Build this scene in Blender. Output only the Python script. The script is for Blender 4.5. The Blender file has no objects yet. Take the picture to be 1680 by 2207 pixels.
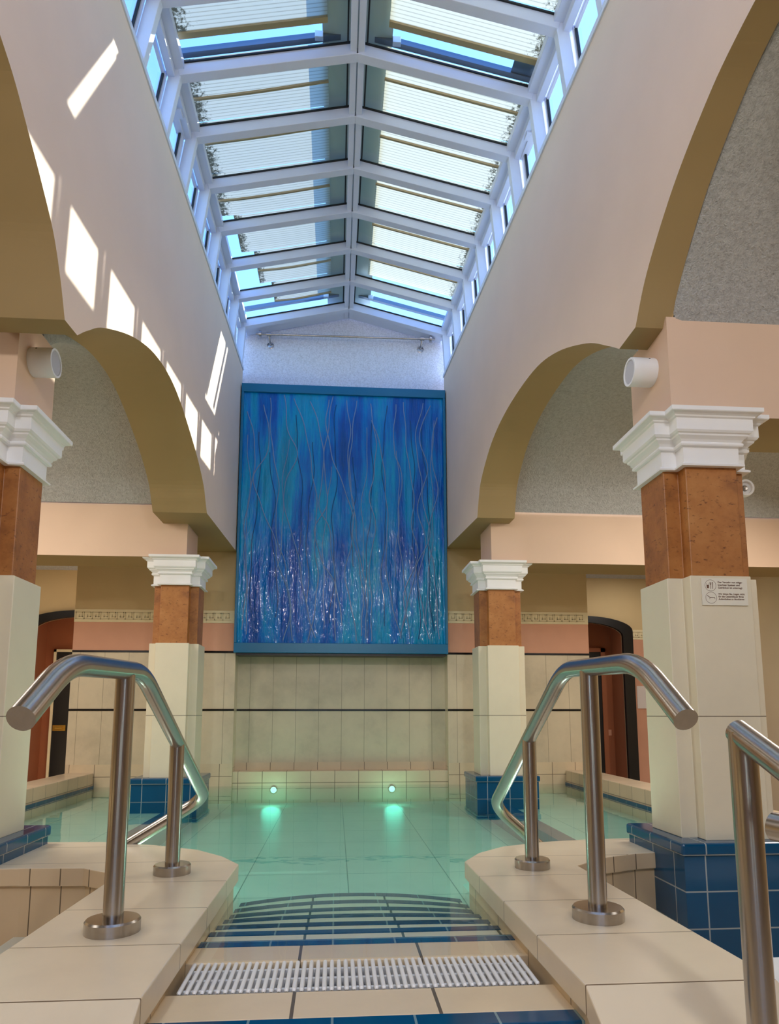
import bpy, bmesh, math, random
from mathutils import Vector, Matrix
from mathutils.geometry import tessellate_polygon
random.seed(7)
C = bpy.context.scene.collection
S = bpy.context.scene
PI = math.pi
EYE = 0.78

# ------------------------------------------------------------------ camera
cd = bpy.data.cameras.new('camera'); cam = bpy.data.objects.new('camera', cd); C.objects.link(cam)
cam.location = (0, 0, EYE)
cam.rotation_euler = (math.radians(98.0), 0, math.radians(-4.4))
cd.sensor_fit = 'VERTICAL'; cd.sensor_height = 24.0
cd.lens = 24.0 * 1500 / 2207
cd.shift_y = (1329.19 - 1103.5) / 2207
cd.clip_start = 0.05; cd.clip_end = 300
S.camera = cam

# ------------------------------------------------------------------ light
SUN_DIR = Vector((1.0, 0.54, 0.745)).normalized()
w = bpy.data.worlds.new('sky'); S.world = w; w.use_nodes = True
nt = w.node_tree; nt.nodes.clear()
sky = nt.nodes.new('ShaderNodeTexSky'); sky.sky_type = 'NISHITA'; sky.sun_disc = False
sky.sun_elevation = math.asin(SUN_DIR.z); sky.sun_rotation = math.atan2(SUN_DIR.x, SUN_DIR.y)
sky.air_density = 1.2; sky.dust_density = 0.3; sky.ozone_density = 2.5
bg = nt.nodes.new('ShaderNodeBackground'); bg.inputs[1].default_value = 0.30
out = nt.nodes.new('ShaderNodeOutputWorld')
tint = nt.nodes.new('ShaderNodeMixRGB'); tint.blend_type = 'MULTIPLY'; tint.inputs[0].default_value = 1.0; tint.inputs[2].default_value = (0.66, 0.88, 1.30, 1)
nt.links.new(sky.outputs[0], tint.inputs[1]); nt.links.new(tint.outputs[0], bg.inputs[0]); nt.links.new(bg.outputs[0], out.inputs[0])
sd = bpy.data.lights.new('sun', 'SUN'); sd.energy = 5.5; sd.angle = 0.009; sd.color = (1.0, 0.95, 0.88)
so = bpy.data.objects.new('sun', sd); C.objects.link(so)
so.rotation_euler = SUN_DIR.to_track_quat('Z', 'Y').to_euler(); so.location = (6, 6, 10)

def area(name, loc, size, energy, color, target):
    d = bpy.data.lights.new(name, 'AREA'); d.shape = 'RECTANGLE'; d.size = size[0]; d.size_y = size[1]
    d.energy = energy; d.color = color
    o = bpy.data.objects.new(name, d); C.objects.link(o); o.location = loc
    o.rotation_euler = (Vector(loc) - Vector(target)).to_track_quat('Z', 'Y').to_euler()
    return o
WARM = (1.0, 0.94, 0.87)
# added fill lights without fittings: aisles, corridors, hall behind the viewer; all unseen
area('aisle_fill', (-4.4, 5.6, 3.3), (1.2, 2.4), 50, WARM, (-3.6, 5.9, 0))
area('aisle_fill', (4.6, 5.6, 3.3), (1.2, 2.4), 50, WARM, (3.8, 5.9, 0))
area('aisle_fill', (-4.6, 1.6, 3.1), (1.2, 2.0), 12, WARM, (-2.4, 3.4, 0.6))
area('aisle_fill', (4.8, 1.6, 3.1), (1.2, 2.0), 8, WARM, (2.6, 3.4, 0.6))
area('hall_fill', (-1.1, -1.6, 4.2), (0.28, 0.28), 24, (1.0, 0.97, 0.93), (-0.6, 4.5, 0.6))
area('hall_fill', (1.1, -1.6, 4.2), (0.28, 0.28), 24, (1.0, 0.97, 0.93), (0.8, 4.5, 0.6))
area('corridor_fill', (-4.6, 10.2, 2.95), (0.6, 0.6), 2, WARM, (-4.4, 10.6, 0))
area('corridor_fill', (4.7, 10.2, 2.95), (0.6, 0.6), 6, WARM, (4.6, 10.6, 0))

S.view_settings.view_transform = 'Standard'; S.view_settings.look = 'None'
S.view_settings.gamma = 1.0; S.view_settings.use_curve_mapping = False
S.view_settings.exposure = 1.18
S.cycles.use_denoising = True
S.cycles.max_bounces = 10; S.cycles.diffuse_bounces = 5; S.cycles.glossy_bounces = 5
S.cycles.transparent_max_bounces = 24; S.cycles.transmission_bounces = 6
S.cycles.caustics_reflective = False; S.cycles.caustics_refractive = False
S.cycles.sample_clamp_indirect = 6.0

# ------------------------------------------------------------------ materials
def col(r, g, b):
    f = lambda c: (c / 255 / 12.92) if c / 255 <= 0.04045 else ((c / 255 + 0.055) / 1.055) ** 2.4
    return (f(r), f(g), f(b), 1.0)

class NT:
    def __init__(self, name):
        self.m = bpy.data.materials.new(name); self.m.use_nodes = True
        self.t = self.m.node_tree; self.b = self.t.nodes['Principled BSDF']; self.o = self.t.nodes['Material Output']
    def n(self, typ, **kw):
        x = self.t.nodes.new('ShaderNode' + typ)
        for k, v in kw.items():
            if isinstance(k, str) and hasattr(x, k): setattr(x, k, v)
            else: x.inputs[k].default_value = v
        return x
    def l(self, a, b): self.t.links.new(a, b)
    def coord(self, kind='Object'): return self.n('TexCoord').outputs[kind]
    def noise(self, vec, scale, detail=4, rough=0.55, stretch=None):
        if stretch:
            mp = self.n('Mapping'); mp.inputs['Scale'].default_value = stretch; self.l(vec, mp.inputs[0]); vec = mp.outputs[0]
        x = self.n('TexNoise'); x.inputs['Scale'].default_value = scale; x.inputs['Detail'].default_value = detail
        x.inputs['Roughness'].default_value = rough; self.l(vec, x.inputs['Vector']); return x.outputs['Fac']
    def ramp(self, fac, stops):
        r = self.n('ValToRGB'); e = r.color_ramp.elements
        while len(e) < len(stops): e.new(0.5)
        for q, (p, c) in zip(e, stops): q.position = p; q.color = c
        self.l(fac, r.inputs[0]); return r.outputs[0]
    def mix(self, fac, a, b, mode='MIX'):
        x = self.n('MixRGB'); x.blend_type = mode
        for i, v in ((0, fac), (1, a), (2, b)):
            if hasattr(v, 'links'): self.l(v, x.inputs[i])
            else: x.inputs[i].default_value = v
        return x.outputs[0]
    def math(self, op, a, b=0.0):
        x = self.n('Math'); x.operation = op
        for i, v in ((0, a), (1, b)):
            if hasattr(v, 'links'): self.l(v, x.inputs[i])
            else: x.inputs[i].default_value = v
        return x.outputs[0]
    def bump(self, h, strength, dist=0.01, normal=None):
        x = self.n('Bump'); x.inputs['Strength'].default_value = strength; x.inputs['Distance'].default_value = dist
        self.l(h, x.inputs['Height'])
        if normal is not None: self.l(normal, x.inputs['Normal'])
        return x.outputs[0]
    def set(self, base=None, rough=None, metal=None, normal=None, spec=None):
        for k, v in (('Base Color', base), ('Roughness', rough), ('Metallic', metal), ('Normal', normal), ('Specular IOR Level', spec)):
            if v is None: continue
            if hasattr(v, 'links'): self.l(v, self.b.inputs[k])
            else: self.b.inputs[k].default_value = v
        return self.m

def paint(name, c, var=0.06, rough=0.75, bump=0.05):
    N = NT(name); v = N.coord()
    d = tuple(x * (1 - var * 2) for x in c[:3]) + (1,)
    n1 = N.noise(v, 1.6, 5)
    base = N.mix(n1, d, tuple(min(1, x * (1 + var)) for x in c[:3]) + (1,))
    return N.set(base, rough, normal=N.bump(N.noise(v, 60, 3), bump, 0.004))

def plain(name, c, rough=0.5, metal=0.0, bump=0.0):
    N = NT(name)
    if bump: N.set(normal=N.bump(N.noise(N.coord(), 80, 3), bump, 0.003))
    v = N.coord(); base = N.mix(N.noise(v, 9, 3), tuple(x * 0.94 for x in c[:3]) + (1,), c)
    return N.set(base, rough, metal)

def tile(name, c, a, b, wdt, hgt, oa=0.0, ob=0.0, mortar=0.004, grout=(120, 105, 85), mottle=0.25, rough=0.35, spread=0.05, mscale=3.0, stain=None):
    """tiles laid in the plane of the axes a and b ('X','Y','Z')"""
    N = NT(name); v = N.coord(); s = N.n('SeparateXYZ'); N.l(v, s.inputs[0]); cb = N.n('CombineXYZ')
    N.l(N.math('ADD', s.outputs[a], 100 * wdt - oa), cb.inputs[0]); N.l(N.math('ADD', s.outputs[b], 100 * hgt - ob), cb.inputs[1])
    br = N.n('TexBrick'); br.offset = 0.0; br.squash = 1.0
    br.inputs['Scale'].default_value = 1.0; br.inputs['Brick Width'].default_value = wdt; br.inputs['Row Height'].default_value = hgt
    br.inputs['Mortar Size'].default_value = mortar; br.inputs['Mortar Smooth'].default_value = 0.1
    br.inputs['Color1'].default_value = tuple(x * (1 - spread) for x in c[:3]) + (1,)
    br.inputs['Color2'].default_value = tuple(min(1, x * (1 + spread)) for x in c[:3]) + (1,)
    br.inputs['Mortar'].default_value = col(*grout)
    N.l(cb.outputs[0], br.inputs['Vector'])
    n1 = N.noise(v, mscale, 8, 0.62)
    m = N.mix(mottle, br.outputs['Color'], N.ramp(n1, [(0.3, stain or tuple(x * 0.72 for x in c[:3]) + (1,)), (0.52, c), (0.72, tuple(min(1, x * 1.12) for x in c[:3]) + (1,))]))
    base = N.mix(br.outputs['Fac'], m, col(*grout))
    nb = N.bump(N.math('SUBTRACT', 1.0, br.outputs['Fac']), 0.4, 0.003)
    return N.set(base, rough, normal=nb)

M = {}
M['nave'] = paint('cream wall paint', col(226, 203, 182), 0.045, 0.7)
M['salmon'] = paint('salmon wall paint', col(220, 190, 164), 0.04)
M['ochre'] = paint('ochre wall paint', col(206, 180, 134), 0.06)
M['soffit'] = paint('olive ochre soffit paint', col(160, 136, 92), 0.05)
M['pink'] = paint('pink limewash', col(214, 158, 128), 0.10)
M['rust'] = paint('rust brown limewash', col(158, 92, 56), 0.08)
M['black'] = plain('black painted wood', col(16, 15, 17), 0.35)
M['blackline'] = plain('black border tile', col(12, 11, 14), 0.2)
M['friezebase'] = paint('pale frieze plaster', col(228, 212, 172), 0.03)
M['friezekey'] = paint('tan key pattern', col(205, 187, 148), 0.03)
M['walltile'] = tile('beige wall tile', col(205, 190, 162), 'X', 'Z', 0.305, 0.737, 0.08, 0.838, 0.0028, (150, 138, 115), 0.75, 0.3, 0.05, 2.2)
M['basetile'] = tile('beige base tile', col(212, 192, 160), 'X', 'Z', 0.31, 0.3, 0.08, 0.0, 0.004, (125, 108, 88), 0.3, 0.3)
M['walltileY'] = tile('beige wall tile on side faces', col(205, 190, 162), 'Y', 'Z', 0.305, 0.737, 0.0, 0.838, 0.0028, (150, 138, 115), 0.6, 0.3, 0.05, 2.2)
M['coping'] = tile('cream coping tile', col(228, 211, 182), 'Y', 'X', 0.46, 9.0, 2.11, 4.0, 0.003, (135, 115, 90), 0.28, 0.28, 0.02, 2.0)
M['flank'] = tile('beige flank tile', col(216, 193, 157), 'Y', 'Z', 0.46, 0.5, 2.30, -0.59, 0.004, (115, 98, 76), 0.25, 0.3, 0.03)
M['basinwall'] = tile('beige upright basin tile', col(200, 174, 138), 'X', 'Z', 0.155, 2.0, 0.0, -1.09, 0.003, (105, 88, 68), 0.25, 0.35, 0.05)
M['basintrim'] = tile('beige basin edge tile', col(205, 180, 145), 'X', 'Z', 0.155, 2.0, 0.0, -1.0, 0.003, (105, 88, 68), 0.25, 0.35, 0.05)
M['shelf'] = tile('cream gutter tile', col(228, 207, 172), 'X', 'Y', 0.46, 5.0, -0.125, 0.0, 0.006, (105, 92, 74), 0.22, 0.25, 0.03)
M['bluetile'] = tile('deep blue tile', col(4, 74, 112), 'X', 'Z', 0.25, 0.185, 0.02, 0.05, 0.004, (150, 160, 160), 0.25, 0.12, 0.08)
M['bluetileY'] = tile('deep blue tile on side faces', col(4, 74, 112), 'Y', 'Z', 0.25, 0.185, 0.02, 0.05, 0.004, (150, 160, 160), 0.25, 0.12, 0.08)
M['blueedge'] = tile('blue edge tile', col(2, 74, 112), 'X', 'Y', 0.25, 3.0, 0.0, 0.0, 0.004, (120, 150, 155), 0.2, 0.12, 0.06)
M['blueedgeY'] = tile('blue edge tile along the pool', col(2, 74, 112), 'Y', 'X', 0.25, 3.0, 0.0, 1.5, 0.004, (90, 130, 140), 0.2, 0.15, 0.06)
M['poolfloor'] = tile('pale pool floor tile', col(214, 214, 196), 'X', 'Y', 0.70, 0.62, 0.096, 0.2, 0.0035, (120, 142, 132), 0.2, 0.3, 0.03)
M['tread'] = tile('pale step tile', col(224, 216, 190), 'X', 'Y', 0.42, 5.0, -0.12, 0.0, 0.006, (80, 96, 92), 0.2, 0.3, 0.03)
M['ledge'] = tile('beige ledge tile', col(212, 190, 160), 'Y', 'Z', 0.31, 0.4, 0.0, -0.09, 0.004, (140, 122, 100), 0.25, 0.3)
M['ledgeX'] = tile('beige ledge tile facing the hall', col(216, 194, 162), 'X', 'Z', 0.31, 0.4, 0.0, -0.09, 0.004, (130, 112, 90), 0.25, 0.3)
M['hallfloor'] = tile('beige hall floor tile', col(196, 178, 150), 'X', 'Y', 0.3, 0.3, 0, 0, 0.004, (120, 108, 90), 0.2, 0.35)
M['slab'] = tile('cream stone slab', col(222, 211, 184), 'X', 'Z', 6.0, 1.6, -3.0, -0.83, 0.003, (125, 112, 92), 0.22, 0.4, 0.01, 1.6)
M['alu'] = plain('white lacquered aluminium', col(208, 217, 234), 0.4)
M['gasket'] = plain('black rubber gasket', col(14, 17, 18), 0.6)
M['white'] = plain('white plaster moulding', col(238, 237, 235), 0.55)
M['plastic'] = plain('white plastic', col(240, 240, 238), 0.35)
M['grille'] = plain('pale grey speaker grille', col(196, 196, 200), 0.6)
M['dark'] = plain('dark void lining', col(38, 36, 33), 0.8)
M['brass'] = plain('brass', col(190, 150, 70), 0.3, 1.0)
M['paper'] = plain('white paper', col(225, 215, 210), 0.7)
M['signface'] = plain('cream sign board', col(228, 222, 204), 0.5)
M['signink'] = plain('brown sign print', col(110, 76, 56), 0.6)
M['frame'] = plain('teal lacquered frame', col(0, 106, 150), 0.3)
M['wood'] = plain('pale timber batten', col(205, 172, 126), 0.7)
M['darkline'] = plain('dark steel fitting', col(120, 128, 138), 0.35, 0.9)
M['flash'] = plain('grey green flashing sheet', col(190, 202, 200), 0.5)

def stucco(name, c, scale, strength):
    N = NT(name); v = N.coord()
    h = N.noise(v, scale, 6, 0.7); h2 = N.noise(v, scale * 2.6, 3, 0.6)
    hh = N.math('ADD', h, N.math('MULTIPLY', h2, 0.6))
    base = N.mix(N.ramp(hh, [(0.52, (0, 0, 0, 1)), (0.9, (1, 1, 1, 1))]), tuple(x * 0.62 for x in c[:3]) + (1,), c)
    return N.set(base, 0.9, normal=N.bump(hh, strength, 0.03))
M['stucco'] = stucco('grey roughcast stucco', col(205, 205, 202), 34, 0.9)
M['stuccowhite'] = stucco('white fine roughcast', col(226, 228, 236), 48, 0.45)

def marble_brown():
    N = NT('brown marbled stucco'); v = N.coord()
    n1 = N.noise(v, 5.0, 8, 0.65); n2 = N.noise(v, 1.3, 4)
    a = N.ramp(n1, [(0.30, col(118, 70, 26)), (0.48, col(164, 104, 46)), (0.62, col(178, 120, 60)), (0.8, col(192, 136, 78))])
    b = N.mix(N.math('MULTIPLY', n2, 0.45), a, col(172, 110, 60))
    pit = N.noise(v, 30, 3, 0.6, (1, 1, 2.2))
    b = N.mix(N.ramp(pit, [(0.60, (0, 0, 0, 1)), (0.74, (1, 1, 1, 1))]), b, col(104, 58, 24))
    return N.set(b, 0.45, normal=N.bump(n1, 0.12, 0.01))
M['brown'] = marble_brown()

def steel():
    N = NT('brushed stainless steel'); v = N.coord()
    n1 = N.noise(v, 60, 4, 0.6, (1, 1, 0.08))
    N.set(N.mix(n1, col(168, 160, 152), col(186, 180, 174)), 0.24, 1.0)
    return N.m
M['steel'] = steel()

def glass():
    N = NT('window glass'); N.t.nodes.remove(N.b)
    tr = N.n('BsdfTransparent'); tr.inputs[0].default_value = (0.90, 0.95, 0.95, 1)
    gl = N.n('BsdfGlossy'); gl.inputs['Roughness'].default_value = 0.02
    fr = N.n('Fresnel'); fr.inputs[0].default_value = 1.5
    gb = N.n('NewGeometry'); ff = N.math('MULTIPLY', fr.outputs[0], N.math('SUBTRACT', 0.9, N.math('MULTIPLY', gb.outputs['Backfacing'], 0.9)))
    mx = N.n('MixShader'); N.l(ff, mx.inputs[0]); N.l(tr.outputs[0], mx.inputs[1]); N.l(gl.outputs[0], mx.inputs[2])
    N.l(mx.outputs[0], N.o.inputs[0]); return N.m
M['glass'] = glass()

def sheet(left):
    """twin wall shading sheet: pale, translucent, fluted; dirt collects along its eave edge (object x)"""
    N = NT('fluted translucent sheet'); v = N.coord(); s = N.n('SeparateXYZ'); N.l(v, s.inputs[0]); N.t.nodes.remove(N.b)
    wv = N.math('SINE', N.math('MULTIPLY', s.outputs['Y'], 2 * PI / 0.034))
    flute = N.ramp(wv, [(0.0, col(186, 180, 162)), (0.75, col(180, 174, 154)), (0.97, col(138, 133, 116))])
    cl = N.mix(N.noise(v, 5, 5), flute, N.mix(0.5, flute, col(190, 182, 156)))
    gs = N.n('SeparateXYZ'); N.l(N.coord('Generated'), gs.inputs[0]); edge = N.math('SUBTRACT', 1.07, gs.outputs['X']) if left else N.math('ADD', gs.outputs['X'], 0.14)
    sp = N.noise(v, 30, 6, 0.75)
    d = N.math('ADD', sp, N.math('MULTIPLY', N.math('SUBTRACT', edge, 0.94), 2.2))
    cl = N.mix(N.ramp(d, [(0.60, (0, 0, 0, 1)), (0.72, (1, 1, 1, 1))]), cl, col(70, 66, 52))
    tl = N.n('BsdfTranslucent'); df = N.n('BsdfDiffuse'); N.l(cl, tl.inputs[0]); N.l(cl, df.inputs[0])
    mx = N.n('MixShader'); mx.inputs[0].default_value = 0.42; N.l(tl.outputs[0], mx.inputs[1]); N.l(df.outputs[0], mx.inputs[2])
    N.l(mx.outputs[0], N.o.inputs[0]); return N.m
M['sheet_left'] = sheet(True); M['sheet_right'] = sheet(False)

def water():
    N = NT('clear green pool water'); N.t.nodes.remove(N.b); v = N.coord()
    n1 = N.noise(v, 2.2, 3, 0.5, (1, 1, 1)); n2 = N.noise(v, 9, 2, 0.5)
    nb = N.bump(N.math('ADD', n1, N.math('MULTIPLY', n2, 0.12)), 0.11, 0.02)
    tr = N.n('BsdfTransparent'); tr.inputs[0].default_value = (1, 1, 1, 1)
    gl = N.n('BsdfGlossy'); gl.inputs['Roughness'].default_value = 0.015; N.l(nb, gl.inputs['Normal'])
    fr = N.n('Fresnel'); fr.inputs[0].default_value = 1.33; N.l(nb, fr.inputs['Normal'])
    gb = N.n('NewGeometry'); ff = N.math('MULTIPLY', fr.outputs[0], N.math('SUBTRACT', 1.0, gb.outputs['Backfacing']))
    mx = N.n('MixShader'); N.l(ff, mx.inputs[0]); N.l(tr.outputs[0], mx.inputs[1]); N.l(gl.outputs[0], mx.inputs[2])
    N.l(mx.outputs[0], N.o.inputs[0])
    va = N.n('VolumeAbsorption'); va.inputs['Color'].default_value = (0.16, 0.90, 0.88, 1); va.inputs['Density'].default_value = 0.9
    N.l(va.outputs[0], N.o.inputs['Volume']); return N.m
M['water'] = water()

def artglass():
    N = NT('poured blue glass'); v = N.coord()
    big = N.noise(v, 0.9, 4, 0.5, (1.5, 1, 0.55)); st = N.noise(v, 3.2, 5, 0.6, (2.2, 1, 0.16)); fine = N.noise(v, 9, 5, 0.6, (2.5, 1, 0.12))
    mixn = N.math('ADD', N.math('MULTIPLY', big, 0.55), N.math('ADD', N.math('MULTIPLY', st, 0.35), N.math('MULTIPLY', fine, 0.12)))
    c = N.ramp(mixn, [(0.34, col(0, 66, 130)), (0.44, col(0, 80, 176)), (0.50, col(0, 116, 200)), (0.56, col(0, 146, 200)), (0.66, col(0, 118, 166))])
    h = N.math('ADD', N.math('MULTIPLY', N.noise(v, 5, 2, 0.5, (3.4, 1, 0.30)), 1.0), N.math('MULTIPLY', N.noise(v, 13, 2, 0.5, (2.4, 1, 0.8)), 0.32))
    N.set(c, 0.05, normal=N.bump(h, 0.5, 0.055), spec=0.4); N.b.inputs['Coat Weight'].default_value = 0.0; N.b.inputs['Coat Roughness'].default_value = 0.03
    return N.m
M['art'] = artglass()
M['vein'] = plain('grey glass strand', col(104, 140, 186), 0.25); M['vein_blue'] = plain('blue glass strand', col(10, 74, 130), 0.1)

def lamp_mat():
    N = NT('green underwater lamp'); N.b.inputs['Emission Color'].default_value = (0.35, 1.0, 0.62, 1); N.b.inputs['Emission Strength'].default_value = 0.9
    return N.m
M['lamp'] = lamp_mat()

# ------------------------------------------------------------------ geometry helpers
BASE = {}
class MB:
    def __init__(self): self.v = []; self.f = []; self.mi = []
    def add(self, vs, fs, m=0):
        o = len(self.v); self.v += [tuple(p) for p in vs]
        for f in fs: self.f.append([i + o for i in f]); self.mi.append(m)
        return self
    def hexa(self, p, m=0, mats=None):
        fs = [(0, 3, 2, 1), (4, 5, 6, 7), (0, 1, 5, 4), (1, 2, 6, 5), (2, 3, 7, 6), (3, 0, 4, 7)]
        o = len(self.v); self.v += [tuple(q) for q in p]
        for k, f in enumerate(fs): self.f.append([i + o for i in f]); self.mi.append(mats[k] if mats else m)
        return self
    def box(self, x0, y0, z0, x1, y1, z1, m=0, mats=None):   # faces: bottom, top, -y, +x, +y, -x
        return self.hexa([(x0, y0, z0), (x1, y0, z0), (x1, y1, z0), (x0, y1, z0), (x0, y0, z1), (x1, y0, z1), (x1, y1, z1), (x0, y1, z1)], m, mats)
    def bar(self, a, b, w, h, up=(0, 0, 1), m=0):
        a = Vector(a); b = Vector(b); d = (b - a).normalized(); s = d.cross(Vector(up)).normalized() * (w / 2); u = s.cross(d).normalized() * (h / 2)
        return self.hexa([a - s - u, b - s - u, b + s - u, a + s - u, a - s + u, b - s + u, b + s + u, a + s + u], m)
    def prism(self, poly, z0, z1, m=0, ms=None, mt=None):
        n = len(poly); tris = tessellate_polygon([[Vector((x, y, 0)) for x, y in poly]])
        vs = [(x, y, z0) for x, y in poly] + [(x, y, z1) for x, y in poly]
        o = len(self.v); self.v += vs
        for t in tris:
            self.f.append([o + t[0], o + t[1], o + t[2]]); self.mi.append(m)
            self.f.append([o + n + t[0], o + n + t[1], o + n + t[2]]); self.mi.append(m if mt is None else mt)
        for i in range(n):
            j = (i + 1) % n; self.f.append([o + i, o + j, o + n + j, o + n + i]); self.mi.append(m if ms is None else (ms[i] if isinstance(ms, list) else ms))
        return self
    def ring_stack(self, rings, m=0, cap0=True, cap1=True):
        n = len(rings[0]); o = len(self.v)
        for r in rings: self.v += [tuple(p) for p in r]
        for k in range(len(rings) - 1):
            for i in range(n):
                j = (i + 1) % n; a = o + k * n
                self.f.append([a + i, a + j, a + n + j, a + n + i]); self.mi.append(m)
        if cap0: self.f.append([o + i for i in range(n)]); self.mi.append(m)
        if cap1: self.f.append([o + (len(rings) - 1) * n + i for i in range(n)]); self.mi.append(m)
        return self
    def tube(self, path, r, n=20, m=0, cap=True):
        P = [Vector(p) for p in path]; rings = []; prev = None
        for i, p in enumerate(P):
            t = (P[min(i + 1, len(P) - 1)] - P[max(i - 1, 0)]).normalized()
            if prev is None:
                u = Vector((1, 0, 0)) if abs(t.x) < 0.9 else Vector((0, 1, 0)); u = (u - t * u.dot(t)).normalized()
            else: u = (prev - t * prev.dot(t)).normalized()
            prev = u; q = t.cross(u); rr = r[i] if isinstance(r, (list, tuple)) else r
            rings.append([p + (u * math.cos(2 * PI * k / n) + q * math.sin(2 * PI * k / n)) * rr for k in range(n)])
        return self.ring_stack(rings, m, cap, cap)
    def lathe(self, c, axis, prof, n=40, m=0):
        c = Vector(c); a = Vector(axis).normalized(); u = Vector((1, 0, 0)) if abs(a.x) < 0.9 else Vector((0, 1, 0)); u = (u - a * u.dot(a)).normalized(); q = a.cross(u)
        return self.ring_stack([[c + a * h + (u * math.cos(2 * PI * k / n) + q * math.sin(2 * PI * k / n)) * max(r, 1e-4) for k in range(n)] for r, h in prof], m)
    def build(self, name, mats, parent=None, smooth=False, bevel=0, angle=35):
        me = bpy.data.meshes.new(name); off = Vector(BASE.get(parent.name, (0, 0, 0))) if parent else Vector()
        me.from_pydata([Vector(p) - off for p in self.v], [], self.f)
        for mm in (mats if isinstance(mats, (list, tuple)) else [mats]): me.materials.append(mm)
        for p, k in zip(me.polygons, self.mi): p.material_index = k
        bm = bmesh.new(); bm.from_mesh(me); bmesh.ops.recalc_face_normals(bm, faces=bm.faces)
        if smooth:
            for f in bm.faces: f.smooth = True
            for e in bm.edges:
                if len(e.link_faces) == 2 and e.calc_face_angle(0) > math.radians(angle): e.smooth = False
        bm.to_mesh(me); bm.free()
        o = bpy.data.objects.new(name, me); C.objects.link(o)
        if parent: o.parent = parent; BASE[o.name] = tuple(off)
        if bevel:
            b = o.modifiers.new('edge', 'BEVEL'); b.width = bevel; b.segments = 2; b.limit_method = 'ANGLE'; b.angle_limit = math.radians(40)
        return o

def tag(o, label=None, cat=None, group=None, kind=None):
    for k, v in (('label', label), ('category', cat), ('group', group), ('kind', kind)):
        if v: o[k] = v
    return o
def thing(name, loc, label, cat, group=None, kind=None):
    o = bpy.data.objects.new(name, None); C.objects.link(o); o.location = loc; o.empty_display_size = 0.1
    BASE[o.name] = tuple(loc); return tag(o, label, cat, group, kind)
def struct(o, label=None, cat=None): return tag(o, label, cat, None, 'structure')
def copy_tree(o, parent=None):
    c = o.copy(); C.objects.link(c); c.parent = parent
    for ch in list(o.children): copy_tree(ch, c)
    return c
def spline(pts, n=8):
    out = []; P = [Vector(p) for p in pts]; P = [2 * P[0] - P[1]] + P + [2 * P[-1] - P[-2]]
    for i in range(1, len(P) - 2):
        for k in range(n):
            t = k / n; a, b, c, d = P[i - 1:i + 3]
            out.append(0.5 * ((2 * b) + (c - a) * t + (2 * a - 5 * b + 4 * c - d) * t * t + (3 * b - a - 3 * c + d) * t ** 3))
    out.append(P[-2]); return out
def fillet(pts, r, n=8):
    P = [Vector(p) for p in pts]; out = [P[0]]
    for i in range(1, len(P) - 1):
        a = (P[i - 1] - P[i]).normalized(); b = (P[i + 1] - P[i]).normalized()
        q0 = P[i] + a * r; q1 = P[i] + b * r
        for k in range(n + 1):
            t = k / n; out.append(q0 * (1 - t) ** 2 + P[i] * 2 * t * (1 - t) + q1 * t * t)
    out.append(P[-1]); return out

# ------------------------------------------------------------------ setting: levels
WZ = -0.125                                                  # water level
XL = lambda y: -1.33 + 0.03 * (y - 9.2)                      # nave wall planes (the hall narrows a little towards the far end)
XR = lambda y: 1.48 - 0.055 * (y - 9.2)
TOP = 5.5; FAR = 9.2

def nave_wall(name, X, Xb, farpts, nearpts, zend, label):
    a1 = spline([(p[0], p[1], 0) for p in farpts], 6); a2 = spline([(p[0], p[1], 0) for p in nearpts], 6)
    low = [(FAR, zend)] + [(p.x, p.y) for p in a1] + [(p.x, p.y) for p in a2] + [(-0.1, zend), (-3.9, zend)]
    poly = low + [(-3.9, TOP), (FAR, TOP)]
    mb = MB(); n = len(poly); tr = tessellate_polygon([[Vector((a, b, 0)) for a, b in poly]])
    vs = [(X(y), y, z) for y, z in poly] + [(Xb if Xb < 0 or X(y) < 1.94 else X(y) + 0.06, y, z) for y, z in poly]
    mb.v = vs
    for t in tr:
        mb.f.append(list(t)); mb.mi.append(0); mb.f.append([i + n for i in t]); mb.mi.append(1)
    for i in range(n):
        j = (i + 1) % n; mb.f.append([i, j, j + n, i + n]); mb.mi.append(1 if i < len(low) - 1 else 0)
    return struct(mb.build(name, [M['nave'], M['soffit']]), label, 'wall')

LF = [(7.30, 2.90), (7.22, 3.0), (7.06, 3.17), (6.62, 3.39), (5.92, 3.60), (5.34, 3.60), (4.78, 3.45), (4.22, 3.195), (3.97, 3.03), (3.83, 2.92)]
LN = [(3.66, 2.912), (3.573, 3.10), (3.457, 3.284), (3.30, 3.434), (3.126, 3.576), (2.9, 3.74), (2.5, 3.9), (2.0, 3.95), (1.2, 3.8), (0.6, 3.4), (0.15, 2.92)]
RF = [(7.52, 2.98), (7.44, 3.18), (7.32, 3.36), (6.89, 3.61), (6.31, 3.73), (5.57, 3.73), (5.03, 3.61), (4.475, 3.374), (4.16, 3.18), (4.0, 3.07)]
RN = [(3.784, 3.09), (3.65, 3.30), (3.47, 3.485), (3.26, 3.655), (3.02, 3.797), (2.78, 3.90), (2.4, 3.98), (1.95, 3.98), (1.2, 3.75), (0.6, 3.45), (0.15, 3.02)]
nave_wall('wall_left', XL, -1.95, LF, LN, 2.92, 'cream upper wall with arches and sun patches, left of the pool')
nave_wall('wall_right', XR, 2.0, RF, RN, 3.02, 'cream upper wall with arches in shade, right of the pool')

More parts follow.
